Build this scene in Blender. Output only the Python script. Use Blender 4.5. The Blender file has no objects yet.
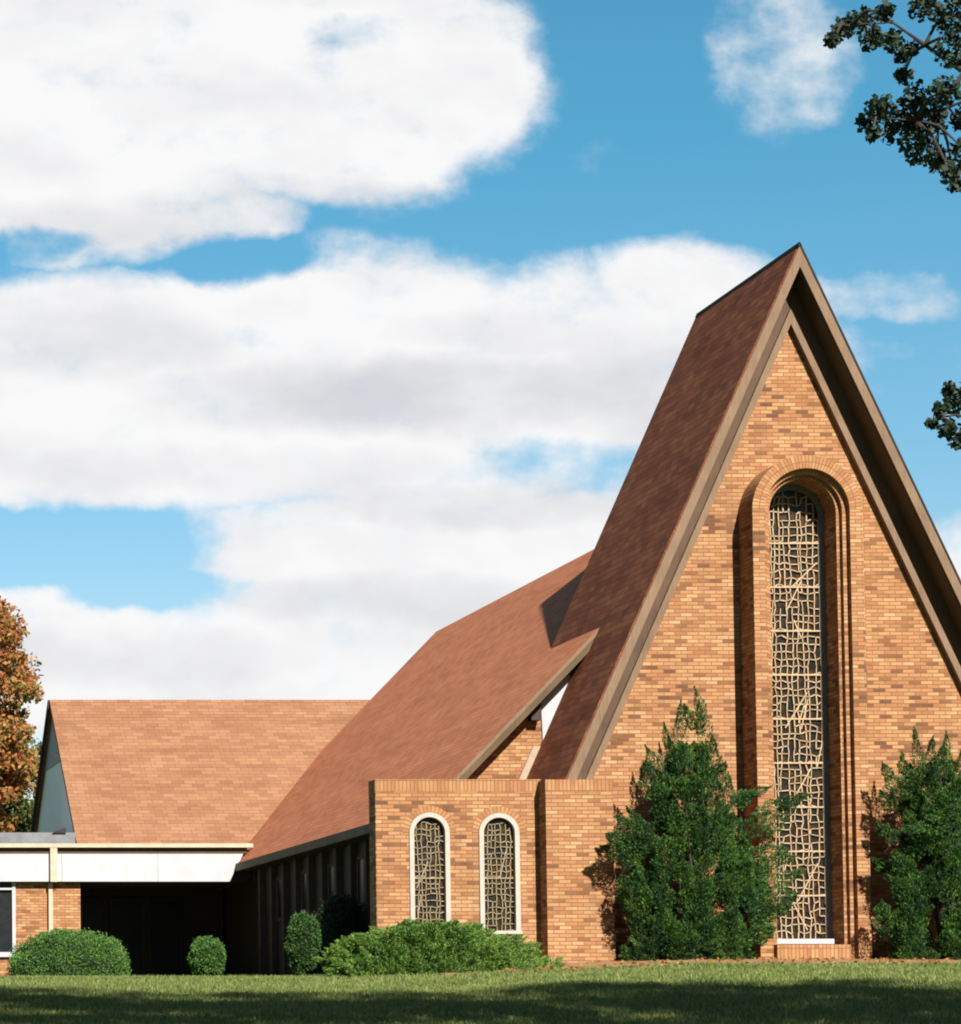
import bpy, bmesh, math, random
import numpy as np
from mathutils import Vector, noise
random.seed(7); rng = np.random.default_rng(7)
PI = math.pi
S = bpy.context.scene
C = S.collection

# ------------------------------------------------------------------ camera
F = 2736.0; PX0 = -335.0; HOR = 1035.0; PITCH = math.radians(2.7)
PY0 = HOR - F*math.tan(PITCH)
EYE = Vector((0.0, 0.0, -1.30))
cd = bpy.data.cameras.new('camera'); cam = bpy.data.objects.new('camera', cd); C.objects.link(cam)
cd.sensor_fit = 'HORIZONTAL'; cd.sensor_width = 36; cd.lens = 36*F/961.0
cd.shift_x = (480.5-PX0)/961.0; cd.shift_y = (PY0-512.0)/961.0
cd.clip_start = 0.1; cd.clip_end = 6000
cam.location = EYE; cam.rotation_euler = (PI/2+PITCH, 0, 0)
S.camera = cam

def at(px, py, Y):
    """world point at depth Y that is measured at pixel px,py of the photograph"""
    xc = (px-PX0)/F; yc = -(py-PY0)/F
    dy = math.cos(PITCH)-math.sin(PITCH)*yc; dz = math.sin(PITCH)+math.cos(PITCH)*yc
    return Vector((xc/dy*Y, Y, EYE.z+dz/dy*Y))
def uv_of(px, py):
    p = at(px, py, 1.0); return p.x, p.z-EYE.z

# ------------------------------------------------------------------ light
SUN = Vector((0.19, -1.0, 0.765)).normalized()
sd = bpy.data.lights.new('sun', 'SUN'); sd.energy = 5.0; sd.angle = math.radians(0.53); sd.color = (1.0, 0.93, 0.82)
so = bpy.data.objects.new('sun', sd); C.objects.link(so); so.rotation_euler = SUN.to_track_quat('Z', 'Y').to_euler()
so.location = (20, -20, 40)
S.cycles.filter_width = 2.0
S.view_settings.view_transform = 'Standard'; S.view_settings.look = 'None'; S.view_settings.gamma = 1
S.view_settings.exposure = 1.12; S.view_settings.use_curve_mapping = False

# ------------------------------------------------------------------ node helper
class N:
    def __init__(s, tree, k=1.): s.k = k; s.t = tree; s.n = tree.nodes; s.l = tree.links
    def new(s, typ, **kw):
        n = s.n.new(typ)
        for k, v in kw.items(): setattr(n, k, v)
        return n
    def put(s, sock, v):
        if v is None: return
        if isinstance(v, bpy.types.NodeSocket): s.l.new(v, sock)
        elif isinstance(v, (tuple, list)) and sock.type == 'RGBA' and len(v) == 3: sock.default_value = (*v, 1)
        else: sock.default_value = v
    def m(s, op, a=None, b=None, c=None, clamp=False):
        n = s.new('ShaderNodeMath', operation=op, use_clamp=clamp)
        for i, v in enumerate((a, b, c)): s.put(n.inputs[i], v)
        return n.outputs[0]
    def vec(s, x=0., y=0., z=0.):
        n = s.new('ShaderNodeCombineXYZ')
        for i, v in enumerate((x, y, z)): s.put(n.inputs[i], v)
        return n.outputs[0]
    def sep(s, v):
        n = s.new('ShaderNodeSeparateXYZ'); s.put(n.inputs[0], v); return n.outputs
    def noise(s, v, scale, detail=2., rough=.5, out='Fac'):
        n = s.new('ShaderNodeTexNoise'); s.put(n.inputs['Vector'], v)
        n.inputs['Scale'].default_value = scale; n.inputs['Detail'].default_value = detail; n.inputs['Roughness'].default_value = rough
        return n.outputs[out]
    def ramp(s, f, stops, interp='LINEAR'):
        n = s.new('ShaderNodeValToRGB'); s.put(n.inputs[0], f); r = n.color_ramp; r.interpolation = interp
        while len(r.elements) < len(stops): r.elements.new(0.5)
        for e, (p, c) in zip(r.elements, stops): e.position = p; e.color = (c[0]*s.k, c[1]*s.k, c[2]*s.k, 1)
        return n.outputs[0]
    def mix(s, f, a, b, blend='MIX'):
        n = s.new('ShaderNodeMix', data_type='RGBA', blend_type=blend)
        b = tuple(q*s.k for q in b) if isinstance(b, tuple) else b
        s.put(n.inputs[0], f); s.put(n.inputs[6], a); s.put(n.inputs[7], b); return n.outputs[2]
    def mrange(s, v, a, b, c=0., d=1., smooth=True):
        n = s.new('ShaderNodeMapRange', interpolation_type='SMOOTHSTEP' if smooth else 'LINEAR')
        for i, q in enumerate((v, a, b, c, d)): s.put(n.inputs[i], q)
        return n.outputs[0]

# ------------------------------------------------------------------ sky (world)
w = bpy.data.worlds.new('World'); S.world = w; w.use_nodes = True
g = N(w.node_tree); bg = g.n['Background']; STR = 0.05
bg.inputs[1].default_value = STR
sky = g.new('ShaderNodeTexSky', sky_type='NISHITA'); sky.sun_disc = False
sky.sun_elevation = math.asin(SUN.z); sky.sun_rotation = math.atan2(SUN.x, SUN.y)
sky.air_density = 1.0; sky.dust_density = 0.6; sky.ozone_density = 1.2; sky.altitude = 100
tc = g.new('ShaderNodeTexCoord').outputs['Generated']
dx, dy, dz = g.sep(tc)
front = g.m('MAXIMUM', dy, 0.05)
U = g.m('DIVIDE', dx, front); V = g.m('DIVIDE', dz, front)
uv3 = g.vec(U, V, 0)
# cloud banks of the sky ahead, each a direction with an angular size, broken up by noise
nz = g.new('ShaderNodeTexNoise'); g.put(nz.inputs['Vector'], uv3); nz.inputs['Scale'].default_value = 26; nz.inputs['Detail'].default_value = 7; nz.inputs['Roughness'].default_value = .58
nv = nz.outputs['Color']
nr, ng_, nb = g.sep(nv)
U2 = g.m('ADD', U, g.m('MULTIPLY', g.m('SUBTRACT', nr, .5), .030))
V2 = g.m('ADD', V, g.m('MULTIPLY', g.m('SUBTRACT', ng_, .5), .022))
banks = [(120, 60, 320, 130, 1), (370, 75, 165, 120, 1), (465, 85, 78, 72, 1), (60, 180, 200, 62, 1), (180, 215, 120, 45, .8), (330, 150, 150, 55, 1),
         (60, 375, 290, 100, 1), (330, 360, 270, 112, 1), (560, 365, 280, 98, 1), (680, 300, 95, 62, 1), (110, 440, 300, 75, 1),(640,430,160,60,.9), (440, 445, 230, 65, 1),
         (390, 545, 215, 62, 1), (450, 592, 170, 40, .9), (110, 674, 420, 64, 1), (110, 232, 120, 38, .9), (430, 640, 260, 90, 1), (25,640,95,56,1), (560, 540, 120, 60, 1),
         (785, 45, 75, 85, .42), (880, 295, 85, 26, .4), (850, 350, 90, 14, .22), (980, 570, 110, 55, .7), (590, 150, 40, 16, .12), (1250, 350, 260, 90, 1), (-400, 300, 300, 150, 1), (-700, 520, 350, 120, 1), (1500, 620, 400, 80, 1)]
field = None
for (px, py, rx, ry, wt) in banks:
    u0, v0 = uv_of(px, py); a = F/rx; b = F/ry
    du = g.m('MULTIPLY', g.m('SUBTRACT', U2, u0), a); dv = g.m('MULTIPLY', g.m('SUBTRACT', V2, v0), b)
    d2 = g.m('ADD', g.m('MULTIPLY', du, du), g.m('MULTIPLY', dv, dv))
    val = g.mrange(d2, 1.75, 0.35, 0., wt)
    field = val if field is None else g.m('MAXIMUM', field, val)
fine = g.noise(g.vec(U, g.m('MULTIPLY', V, 1.35), 0), 34, 10, .60)
wide = g.noise(g.vec(U, g.m('MULTIPLY', V, 2.0), 3.0), 17, 6, .55)
def spots(lst, lo, hi):
    out = None
    for (px, py, rx, ry, wt) in lst:
        u0, v0 = uv_of(px, py)
        du = g.m('MULTIPLY', g.m('SUBTRACT', U2, u0), F/rx); dv = g.m('MULTIPLY', g.m('SUBTRACT', V2, v0), F/ry)
        val = g.mrange(g.m('ADD', g.m('MULTIPLY', du, du), g.m('MULTIPLY', dv, dv)), lo, hi, 0., wt)
        out = val if out is None else g.m('MAXIMUM', out, val)
    return out
gaps = spots([(238, 262, 78, 26, .82), (160, 260, 60, 14, .4), (35, 243, 70, 16, .5), (572, 462, 100, 24, .50), (365, 32, 50, 20, .28), (430, 130, 30, 12, .25), (60, 548, 140, 38, .9), (150, 592, 75, 18, .5)], 1.9, .0)
field = g.m('SUBTRACT', field, gaps)
cov = g.m('ADD', field, g.m('MULTIPLY', g.m('SUBTRACT', fine, .5), 1.45))
cov = g.m('MULTIPLY', g.mrange(cov, .06, .98), g.mrange(field, 0., .25))
under_ = spots([(430, 398, 260, 40, 1.), (90, 345, 140, 34, .55), (120, 232, 170, 34, .7), (330, 205, 150, 26, .6), (640, 395, 90, 60, .8), (250, 470, 220, 24, .5), (480, 500, 170, 22, .6), (420, 600, 190, 26, .7), (120, 660, 160, 30, .5), (500, 330, 120, 22, .3)], 1.8, .0)
cov = g.m('MULTIPLY', cov, g.mrange(dy, .05, .3))
# scattered high cloud round the rest of the sky
rest = g.mrange(g.noise(tc, 3.0, 6, .6), .62, .80, 0., .4)
rest = g.m('MULTIPLY', rest, g.mrange(dy, .5, .1))
cov = g.m('MAXIMUM', cov, rest, clamp=True)
def puff(du, dv, sc, off): return g.noise(g.vec(g.m('ADD', U, du), g.m('MULTIPLY', g.m('ADD', V, dv), 1.5), off), sc, 4, .50)
rel = g.m('SUBTRACT', puff(0., 0., 15, 3.), puff(.004, .016, 15, 3.))          # billows: lit from above, grey below
rel2 = g.m('SUBTRACT', puff(0., 0., 38, 7.), puff(.002, .006, 38, 7.))
shade = g.m('ADD', g.m('ADD', .93, g.m('MULTIPLY', rel, .85)), g.m('MULTIPLY', rel2, .35))
shade = g.m('SUBTRACT', shade, g.m('MULTIPLY', under_, g.mrange(wide, .30, .62, .38, .62)), clamp=True)
cloudc = g.mix(shade, (.60, .605, .65), (.93, .93, .935))
vm = g.new('ShaderNodeVectorMath', operation='SCALE'); g.put(vm.inputs[0], cloudc); vm.inputs['Scale'].default_value = .47/STR
skyc = g.mix(1.0, sky.outputs[0], g.ramp(dz, [(.10, (1.3, 1.2, 1.15)), (.19, (.78, 1.16, 1.18)), (.30, (.46, 1.14, 1.19))]), 'MULTIPLY')
skyb = g.mix(1.0, sky.outputs[0], (.55, .60, .64), 'MULTIPLY')
skyc = g.mix(g.mrange(dy, -.1, .35), skyb, skyc)
col = g.mix(cov, skyc, vm.outputs[0])
g.l.new(col, bg.inputs[0])
w.cycles.sampling_method = 'MANUAL'; w.cycles.sample_map_resolution = 512

# ------------------------------------------------------------------ materials
def mat(name):
    m = bpy.data.materials.new(name); m.use_nodes = True
    h = N(m.node_tree, .80); b = h.n['Principled BSDF']; return m, h, b
def bump(h, b, height, dist=.01, strength=.5):
    n = h.new('ShaderNodeBump'); n.inputs['Distance'].default_value = dist; n.inputs['Strength'].default_value = strength
    h.put(n.inputs['Height'], height); h.l.new(n.outputs[0], b.inputs['Normal'])

def brick_mat(name, bw=.2133, rh=.0677, offset=.5, con=.88):
    m, h, b = mat(name)
    uv = h.new('ShaderNodeUVMap').outputs[0]
    t = h.new('ShaderNodeTexBrick'); t.offset = offset; t.squash = 1
    h.put(t.inputs['Vector'], uv); t.inputs['Color1'].default_value = (0, 0, 0, 1); t.inputs['Color2'].default_value = (1, 1, 1, 1)
    t.inputs['Mortar'].default_value = (.5, .5, .5, 1)
    t.inputs['Scale'].default_value = 1; t.inputs['Mortar Size'].default_value = .0065; t.inputs['Mortar Smooth'].default_value = .3
    t.inputs['Brick Width'].default_value = bw; t.inputs['Row Height'].default_value = rh
    r = h.new('ShaderNodeSeparateColor'); h.put(r.inputs[0], t.outputs['Color'])
    big = h.noise(uv, .55, 3, .6); fine = h.noise(uv, 45, 3, .6)
    v = h.m('ADD', h.m('ADD', h.m('MULTIPLY', r.outputs[0], con), .5-con/2), h.m('MULTIPLY', h.m('SUBTRACT', big, .5), .7))
    c = h.ramp(v, [(.0, (.12, .055, .032)), (.13, (.22, .098, .045)), (.25, (.38, .19, .080)), (.36, (.32, .136, .066)), (.48, (.43, .228, .100)), (.58, (.38, .176, .086)), (.68, (.46, .265, .122)), (.79, (.40, .198, .100)), (.90, (.50, .315, .160)), (.99, (.40, .21, .115))])
    x_, y_, z_ = h.sep(uv); streaks = h.noise(h.vec(h.m('MULTIPLY', x_, 2.6), h.m('MULTIPLY', y_, .35), 4.), 1., 5, .65)
    c = h.mix(h.mrange(streaks, .52, .74, 0., .40), c, (.24, .135, .075))
    c = h.mix(h.mrange(fine, .3, .75, 0., .25), c, (.26, .12, .06))
    c = h.mix(t.outputs['Fac'], c, (.20, .105, .055))
    h.put(b.inputs['Base Color'], c); b.inputs['Roughness'].default_value = .9; b.inputs['Specular IOR Level'].default_value = .2
    bump(h, b, h.m('SUBTRACT', h.m('MULTIPLY', fine, .25), t.outputs['Fac']), .008, .8)
    return m

def shingle_mat(name, cols, row=.14):
    m, h, b = mat(name)
    uv = h.new('ShaderNodeUVMap').outputs[0]
    t = h.new('ShaderNodeTexBrick'); t.offset = .37; t.offset_frequency = 2
    h.put(t.inputs['Vector'], uv); t.inputs['Color1'].default_value = (0, 0, 0, 1); t.inputs['Color2'].default_value = (1, 1, 1, 1)
    t.inputs['Scale'].default_value = 1; t.inputs['Mortar Size'].default_value = .006; t.inputs['Mortar Smooth'].default_value = .4
    t.inputs['Brick Width'].default_value = .31; t.inputs['Row Height'].default_value = row
    r = h.new('ShaderNodeSeparateColor'); h.put(r.inputs[0], t.outputs['Color'])
    x, y, z = h.sep(uv)
    streak = h.noise(h.vec(h.m('MULTIPLY', x, .35), h.m('MULTIPLY', y, 1.6), 0), 1.3, 4, .65)
    grain = h.noise(uv, 90, 2, .6)
    v = h.m('ADD', h.m('MULTIPLY', r.outputs[0], .30), h.m('ADD', h.m('MULTIPLY', streak, .75), .12))
    v = h.m('ADD', v, h.m('MULTIPLY', h.m('SUBTRACT', grain, .5), .35))
    c = h.ramp(v, [(.25, cols[0]), (.6, cols[1]), (.95, cols[2])])
    c = h.mix(h.m('MULTIPLY', t.outputs['Fac'], .45), c, tuple(q*.35 for q in cols[0]))
    h.put(b.inputs['Base Color'], c); b.inputs['Roughness'].default_value = .95; b.inputs['Specular IOR Level'].default_value = .15
    saw = h.m('SUBTRACT', 1., h.m('FRACT', h.m('DIVIDE', y, row)))
    bump(h, b, h.m('ADD', h.m('MULTIPLY', saw, 1.), h.m('MULTIPLY', h.m('ADD', grain, r.outputs[0]), .35)), .012, .9)
    return m

def plain_mat(name, c1, c2=None, scale=3., rough=.7, stretch=(1, 1, 1), spec=.3, bumpd=0.):
    m, h, b = mat(name)
    co = h.new('ShaderNodeTexCoord').outputs['Object']
    x, y, z = h.sep(co)
    v = h.vec(h.m('MULTIPLY', x, stretch[0]), h.m('MULTIPLY', y, stretch[1]), h.m('MULTIPLY', z, stretch[2]))
    n = h.noise(v, scale, 5, .65)
    c2 = c2 or tuple(q*.7 for q in c1)
    h.put(b.inputs['Base Color'], h.ramp(n, [(.3, c2), (.65, c1)]))
    b.inputs['Roughness'].default_value = rough; b.inputs['Specular IOR Level'].default_value = spec
    if bumpd: bump(h, b, n, bumpd, .6)
    return m

def wood_mat(name, c1, c2):
    """painted boards; grain runs along the board (uv u)"""
    m, h, b = mat(name)
    uv = h.new('ShaderNodeUVMap').outputs[0]; x, y, z = h.sep(uv)
    n = h.noise(h.vec(h.m('MULTIPLY', x, 22.), h.m('MULTIPLY', y, .5), 0), 2.0, 5, .7)
    n2 = h.noise(uv, 1.5, 3, .6)
    h.put(b.inputs['Base Color'], h.ramp(h.m('ADD', h.m('MULTIPLY', n, .6), h.m('MULTIPLY', n2, .4)), [(.35, c2), (.62, c1)]))
    b.inputs['Roughness'].default_value = .75; b.inputs['Specular IOR Level'].default_value = .25
    bump(h, b, n, .004, .5)
    return m

def leaf_mat(name, cols, trans=.25, nscale=.8, wt=.5):
    m, h, b = mat(name)
    rnd = h.new('ShaderNodeNewGeometry').outputs['Random Per Island']
    co = h.new('ShaderNodeTexCoord').outputs['Object']
    n = h.noise(co, nscale, 3, .6)
    v = h.m('ADD', h.m('MULTIPLY', rnd, wt), h.m('MULTIPLY', n, 1-wt))
    k = len(cols)
    c = h.ramp(v, [(.22+.56*i/(k-1), q) for i, q in enumerate(cols)])
    h.put(b.inputs['Base Color'], c); b.inputs['Roughness'].default_value = .6; b.inputs['Specular IOR Level'].default_value = .25
    tr = h.new('ShaderNodeBsdfTranslucent'); h.put(tr.inputs[0], c)
    mx = h.new('ShaderNodeMixShader'); mx.inputs[0].default_value = trans
    h.l.new(b.outputs[0], mx.inputs[1]); h.l.new(tr.outputs[0], mx.inputs[2])
    h.l.new(mx.outputs[0], h.n['Material Output'].inputs[0])
    return m

M = {}
M['brick'] = brick_mat('buff_brick'); M['soldier'] = brick_mat('soldier_brick', .0677, .2133, 0., .45)
M['shingle'] = shingle_mat('red_brown_shingle', [(.31, .102, .050), (.45, .162, .080), (.55, .22, .110)])  # nave roof: redder hue, also lightened to make up for weak sun
M['wing_shingle'] = shingle_mat('tan_orange_shingle', [(.175, .080, .043), (.275, .136, .075), (.355, .190, .108)])  # cross wing roof: tan hue, also darkened against its strong sun
M['shingle2'] = shingle_mat('grazing_dark_shingle', [(.085, .026, .014), (.205, .066, .032), (.34, .125, .060)])  # A-frame roof: shingle darkened, the grazing-sun shade is in the colour
M['fascia'] = wood_mat('tan_board', (.235, .155, .098), (.145, .090, .055))
M['frieze'] = wood_mat('brown_board', (.12, .070, .042), (.065, .038, .024))
M['soffit'] = wood_mat('olive_soffit', (.13, .088, .045), (.07, .046, .025))
M['eave'] = wood_mat('eave_board', (.22, .16, .11), (.13, .095, .065))
M['dark_edge'] = plain_mat('dark_drip_edge', (.05, .045, .045), rough=.9, spec=.05)
M['white'] = plain_mat('white_paint', (.45, .46, .51), (.40, .41, .44), 2.5, .5)
M['cream'] = plain_mat('cream_paint', (.52, .44, .34), (.42, .34, .25), 4, .5)
M['flashing'] = plain_mat('tan_flashing', (.40, .31, .23), (.32, .24, .17), 4, .6)
M['stone'] = plain_mat('white_stone', (.46, .43, .39), (.39, .355, .30), 9, .8)
M['trac'] = plain_mat('cast_tracery', (.54, .40, .26), (.40, .28, .17), 14, .85)
M['siding'] = plain_mat('grey_siding', (.96, .94, .92), (.90, .88, .86), 2, .7)
M['siding_joint'] = plain_mat('joint_grey', (.25, .25, .25), (.2, .2, .2), 3, .8)
M['louvre'] = plain_mat('louvre_grey', (.42, .42, .42), (.28, .28, .28), 8, .7)
M['membrane'] = plain_mat('grey_membrane', (.20, .21, .23), (.13, .14, .16), 3, .6)
M['metal'] = plain_mat('grey_metal', (.16, .18, .19), (.11, .12, .13), 3, .45)
M['darkwood'] = plain_mat('dark_wood_and_shade', (.045, .030, .026), (.022, .016, .016), 5, .7, (1, 8, .5))  # dark wood; also carries the deep shade of the left side wall
M['pilaster'] = plain_mat('shaded_brick_pilaster', (.10, .066, .052), (.06, .04, .034), 5, .85)  # brick tone darkened to hold the side wall's shade
M['mulch'] = plain_mat('bark_mulch', (.34, .21, .10), (.17, .11, .055), 14, .95, bumpd=.03)
M['bark'] = plain_mat('bark', (.06, .048, .040), (.028, .022, .018), 6, .9, (3, 3, .6), bumpd=.03)
def glass_mat(name, base):
    m, h, b = mat(name)
    co = h.new('ShaderNodeTexCoord').outputs['Object']
    vo = h.new('ShaderNodeTexVoronoi'); vo.inputs['Scale'].default_value = 11; h.put(vo.inputs['Vector'], co)
    s = h.new('ShaderNodeSeparateColor'); h.put(s.inputs[0], vo.outputs['Color'])
    h.put(b.inputs['Base Color'], h.ramp(s.outputs[0], base, 'CONSTANT'))
    b.inputs['Roughness'].default_value = .30; b.inputs['Specular IOR Level'].default_value = .2
    return m
M['trac2'] = plain_mat('tracery_small', (.36, .29, .18), (.24, .18, .11), 14, .85)
M['glass'] = glass_mat('stained_glass', [(0., (.012, .011, .010)), (.22, (.035, .020, .010)), (.42, (.012, .016, .012)), (.6, (.055, .030, .010)), (.75, (.014, .010, .014)), (.88, (.016, .022, .016))])
M['darkglass'] = glass_mat('dark_glass', [(0., (.012, .015, .02)), (.5, (.016, .018, .02))])
M['juniper'] = leaf_mat('juniper_needles', [(.006, .019, .010), (.015, .050, .016), (.055, .140, .022), (.17, .30, .04)], .15, 2.6, .30)
M['spread'] = leaf_mat('spreading_juniper_needles', [(.04, .10, .03), (.10, .21, .045), (.18, .33, .06), (.28, .42, .08)], .2, 2.2, .5)
M['shrub'] = leaf_mat('clipped_shrub_leaves', [(.022, .07, .022), (.06, .15, .032), (.11, .24, .045), (.17, .31, .06)], .2, 2.5, .6)
M['midshrub'] = leaf_mat('deep_green_shrub_leaves', [(.012, .036, .014), (.03, .085, .02), (.06, .14, .03), (.10, .20, .04)], .15, 2.5, .6)  # deeper green for the rounded shrub
M['darkshrub'] = leaf_mat('shade_dark_shrub_leaves', [(.008, .02, .01), (.015, .035, .014), (.03, .06, .02)], .1, 2.5, .6)  # leaf colour darkened for the shade beside the side wall
M['oak'] = leaf_mat('shade_tree_leaves', [(.010, .018, .012), (.018, .034, .018), (.032, .055, .024)], .06, 1.2, .6)
M['autumn'] = leaf_mat('autumn_leaves', [(.06, .12, .03), (.22, .22, .05), (.44, .21, .06), (.38, .11, .05), (.13, .17, .05)], .3, .55, .35)
M['hedge'] = leaf_mat('dull_green_leaves', [(.03, .05, .015), (.08, .11, .03), (.16, .17, .04), (.13, .10, .03)], .2, .6, .5)
M['core'] = plain_mat('light_block_core', (.018, .024, .014), (.008, .012, .008), 6, .95)  # for the dark core added inside shrubs to block light
M['grass'] = leaf_mat('grass_blades', [(.075, .13, .030), (.13, .19, .045), (.20, .245, .07), (.30, .29, .10)], .2, .6, .5)
m, h, b = mat('lawn'); co = h.new('ShaderNodeTexCoord').outputs['Object']
n1 = h.noise(co, .7, 4, .6); n2 = h.noise(co, 9, 5, .7)
h.put(b.inputs['Base Color'], h.ramp(h.m('ADD', h.m('MULTIPLY', n1, .5), h.m('MULTIPLY', n2, .5)), [(.28, (.045, .085, .026)), (.5, (.11, .155, .042)), (.74, (.23, .22, .085))]))
b.inputs['Roughness'].default_value = .95; b.inputs['Specular IOR Level'].default_value = .1
bump(h, b, n2, .05, .7); M['lawn'] = m

# ------------------------------------------------------------------ mesh builder
class MB:
    def __init__(s): s.v = []; s.f = []; s.uv = {}; s.mi = []
    def face(s, pts, uv=None, mi=0):
        i = len(s.v); s.v += [tuple(p) for p in pts]; s.f.append(list(range(i, i+len(pts)))); s.mi.append(mi)
        if uv is not None: s.uv[len(s.f)-1] = uv
    def prism(s, pts, d, mi=0):
        """closed polygon pts (3-D, planar) swept by vector d"""
        pts = [Vector(p) for p in pts]; d = Vector(d)
        nrm = Vector((0, 0, 0))
        for i in range(len(pts)): nrm += pts[i].cross(pts[(i+1) % len(pts)])
        if nrm.dot(d) > 0: pts = pts[::-1]
        s.face(pts, mi=mi); q = [p+d for p in pts]; s.face(q[::-1], mi=mi)
        for i in range(len(pts)):
            j = (i+1) % len(pts); s.face([pts[j], pts[i], q[i], q[j]], mi=mi)
    def box(s, x0, x1, y0, y1, z0, z1, mi=0):
        s.prism([(x0, y0, z0), (x1, y0, z0), (x1, y0, z1), (x0, y0, z1)], (0, y1-y0, 0), mi)
    def bar(s, a, b, wd, y0, y1):
        """bar in an XZ plane from a to b, width wd, between depths y0 and y1"""
        a = Vector((a[0], 0, a[1])); b = Vector((b[0], 0, b[1])); t = (b-a)
        if t.length < 1e-5: return
        t.normalize(); n = Vector((-t.z, 0, t.x))*wd/2; a = a-t*wd*.3; b = b+t*wd*.3
        o = Vector((0, y0, 0)); s.prism([a-n+o, b-n+o, b+n+o, a+n+o], (0, y1-y0, 0))
    def tube(s, pts, rad, k=8):
        rings = []
        for i, p in enumerate(pts):
            p = Vector(p); t = Vector(pts[min(i+1, len(pts)-1)])-Vector(pts[max(i-1, 0)]); t.normalize()
            a = t.cross(Vector((0, 0, 1)) if abs(t.z) < .9 else Vector((1, 0, 0))).normalized(); b2 = t.cross(a)
            rings.append([p+(a*math.cos(2*PI*j/k)+b2*math.sin(2*PI*j/k))*rad[i] for j in range(k)])
        for i in range(len(rings)-1):
            for j in range(k):
                l = (j+1) % k; s.face([rings[i][j], rings[i+1][j], rings[i+1][l], rings[i][l]])
        s.face(rings[0][::-1]); s.face(rings[-1])
    def arch(s, cx, z0, zs, ri, ro, y0, y1, n=28, ring_uv=True, mi=0, mi_ring=1):
        """round-headed ring (jambs and half ring) between radii ri and ro, depths y0..y1"""
        for sg in (-1, 1):
            xa, xb = sorted((cx+sg*ri, cx+sg*ro)); s.box(xa, xb, y0, y1, z0, zs, mi)
        for i in range(n):
            a, b = PI*i/n, PI*(i+1)/n
            P = lambda r, t, y: Vector((cx+r*math.cos(t), y, zs+r*math.sin(t)))
            U = lambda r, t: (t*ro, r)
            s.face([P(ri, b, y0), P(ri, a, y0), P(ro, a, y0), P(ro, b, y0)], [U(ri, b), U(ri, a), U(ro, a), U(ro, b)], mi_ring)
            s.face([P(ri, a, y1), P(ri, b, y1), P(ro, b, y1), P(ro, a, y1)], [U(ri, a), U(ri, b), U(ro, b), U(ro, a)], mi_ring)
            s.face([P(ri, a, y0), P(ri, b, y0), P(ri, b, y1), P(ri, a, y1)], [(a*ri, 0), (b*ri, 0), (b*ri, y1-y0), (a*ri, y1-y0)], mi_ring)
            s.face([P(ro, b, y0), P(ro, a, y0), P(ro, a, y1), P(ro, b, y1)], [(b*ro, 0), (a*ro, 0), (a*ro, y1-y0), (b*ro, y1-y0)], mi_ring)
    def build(s, name, mats, parent=None, smooth=False):
        me = bpy.data.meshes.new(name); me.from_pydata(s.v, [], s.f)
        for m_ in (mats if isinstance(mats, (list, tuple)) else [mats]): me.materials.append(m_)
        me.polygons.foreach_set('material_index', s.mi)
        uvl = me.uv_layers.new(name='UVMap')
        for p in me.polygons:
            cu = s.uv.get(p.index)
            if cu is None:
                n = p.normal; t = Vector((0, 0, 1)).cross(n)
                t = Vector((1, 0, 0)) if t.length < .05 else t.normalized()
                b_ = n.cross(t)
            for k, li in enumerate(p.loop_indices):
                if cu is not None: uvl.data[li].uv = cu[k]
                else:
                    co_ = me.vertices[me.loops[li].vertex_index].co; uvl.data[li].uv = (co_.dot(t), co_.dot(b_))
        if smooth: me.shade_smooth()
        me.validate(); me.update()
        o = bpy.data.objects.new(name, me); C.objects.link(o)
        if parent is not None: o.parent = parent
        return o

def tag(o, label=None, cat=None, group=None, kind=None):
    if label: o['label'] = label
    if cat: o['category'] = cat
    if group: o['group'] = group
    if kind: o['kind'] = kind
    return o
def thing(name, loc, label, cat, group=None):
    o = bpy.data.objects.new(name, None); C.objects.link(o); o.location = loc; o.empty_display_size = .5
    return tag(o, label, cat, group)
def under(root, o):
    """parent without moving (the meshes are modelled in world metres)"""
    o.parent = root; o.matrix_parent_inverse = root.matrix_basis.inverted() if root.type == 'EMPTY' else root.matrix_world.inverted()
    return o

# ================================================================== GROUND
def ground_z(x, y):
    c = -0.02 - 0.25*min(1, max(0, (17.5-x)/6.0))          # the crest of the lawn is lower towards the left
    if y < 47.4: z = -2.9+(c+2.9)*y/47.4
    else: z = min(0.0 if x < 17.5 else c, c+.0165*(y-47.4))
    if y > 47.4 and x > 17.5: z = c
    return z + (noise.noise(Vector((x*.25, y*.25, 0)))*.03 if y < 44 else 0)
xs = sorted(set([-3000, -800, -200, -60, -20] + [i*.8 for i in range(-10, 50)] + [45, 60, 120, 300, 900, 3000]))
ys = sorted(set([-300, -60, -20, 0, 10] + [20+i*.8 for i in range(0, 40)] + [53, 56, 60, 65, 70, 76, 90, 120, 200, 500, 1500, 4000]))
b = MB(); idx = {}
for j, y in enumerate(ys):
    for i, x in enumerate(xs):
        idx[i, j] = len(b.v); b.v.append((x, y, ground_z(x, max(y, -60))))
for j in range(len(ys)-1):
    for i in range(len(xs)-1): b.f.append([idx[i, j], idx[i+1, j], idx[i+1, j+1], idx[i, j+1]]); b.mi.append(0)
lawn = b.build('lawn', M['lawn']); lawn.data.shade_smooth(); tag(lawn, kind='structure')
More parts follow.
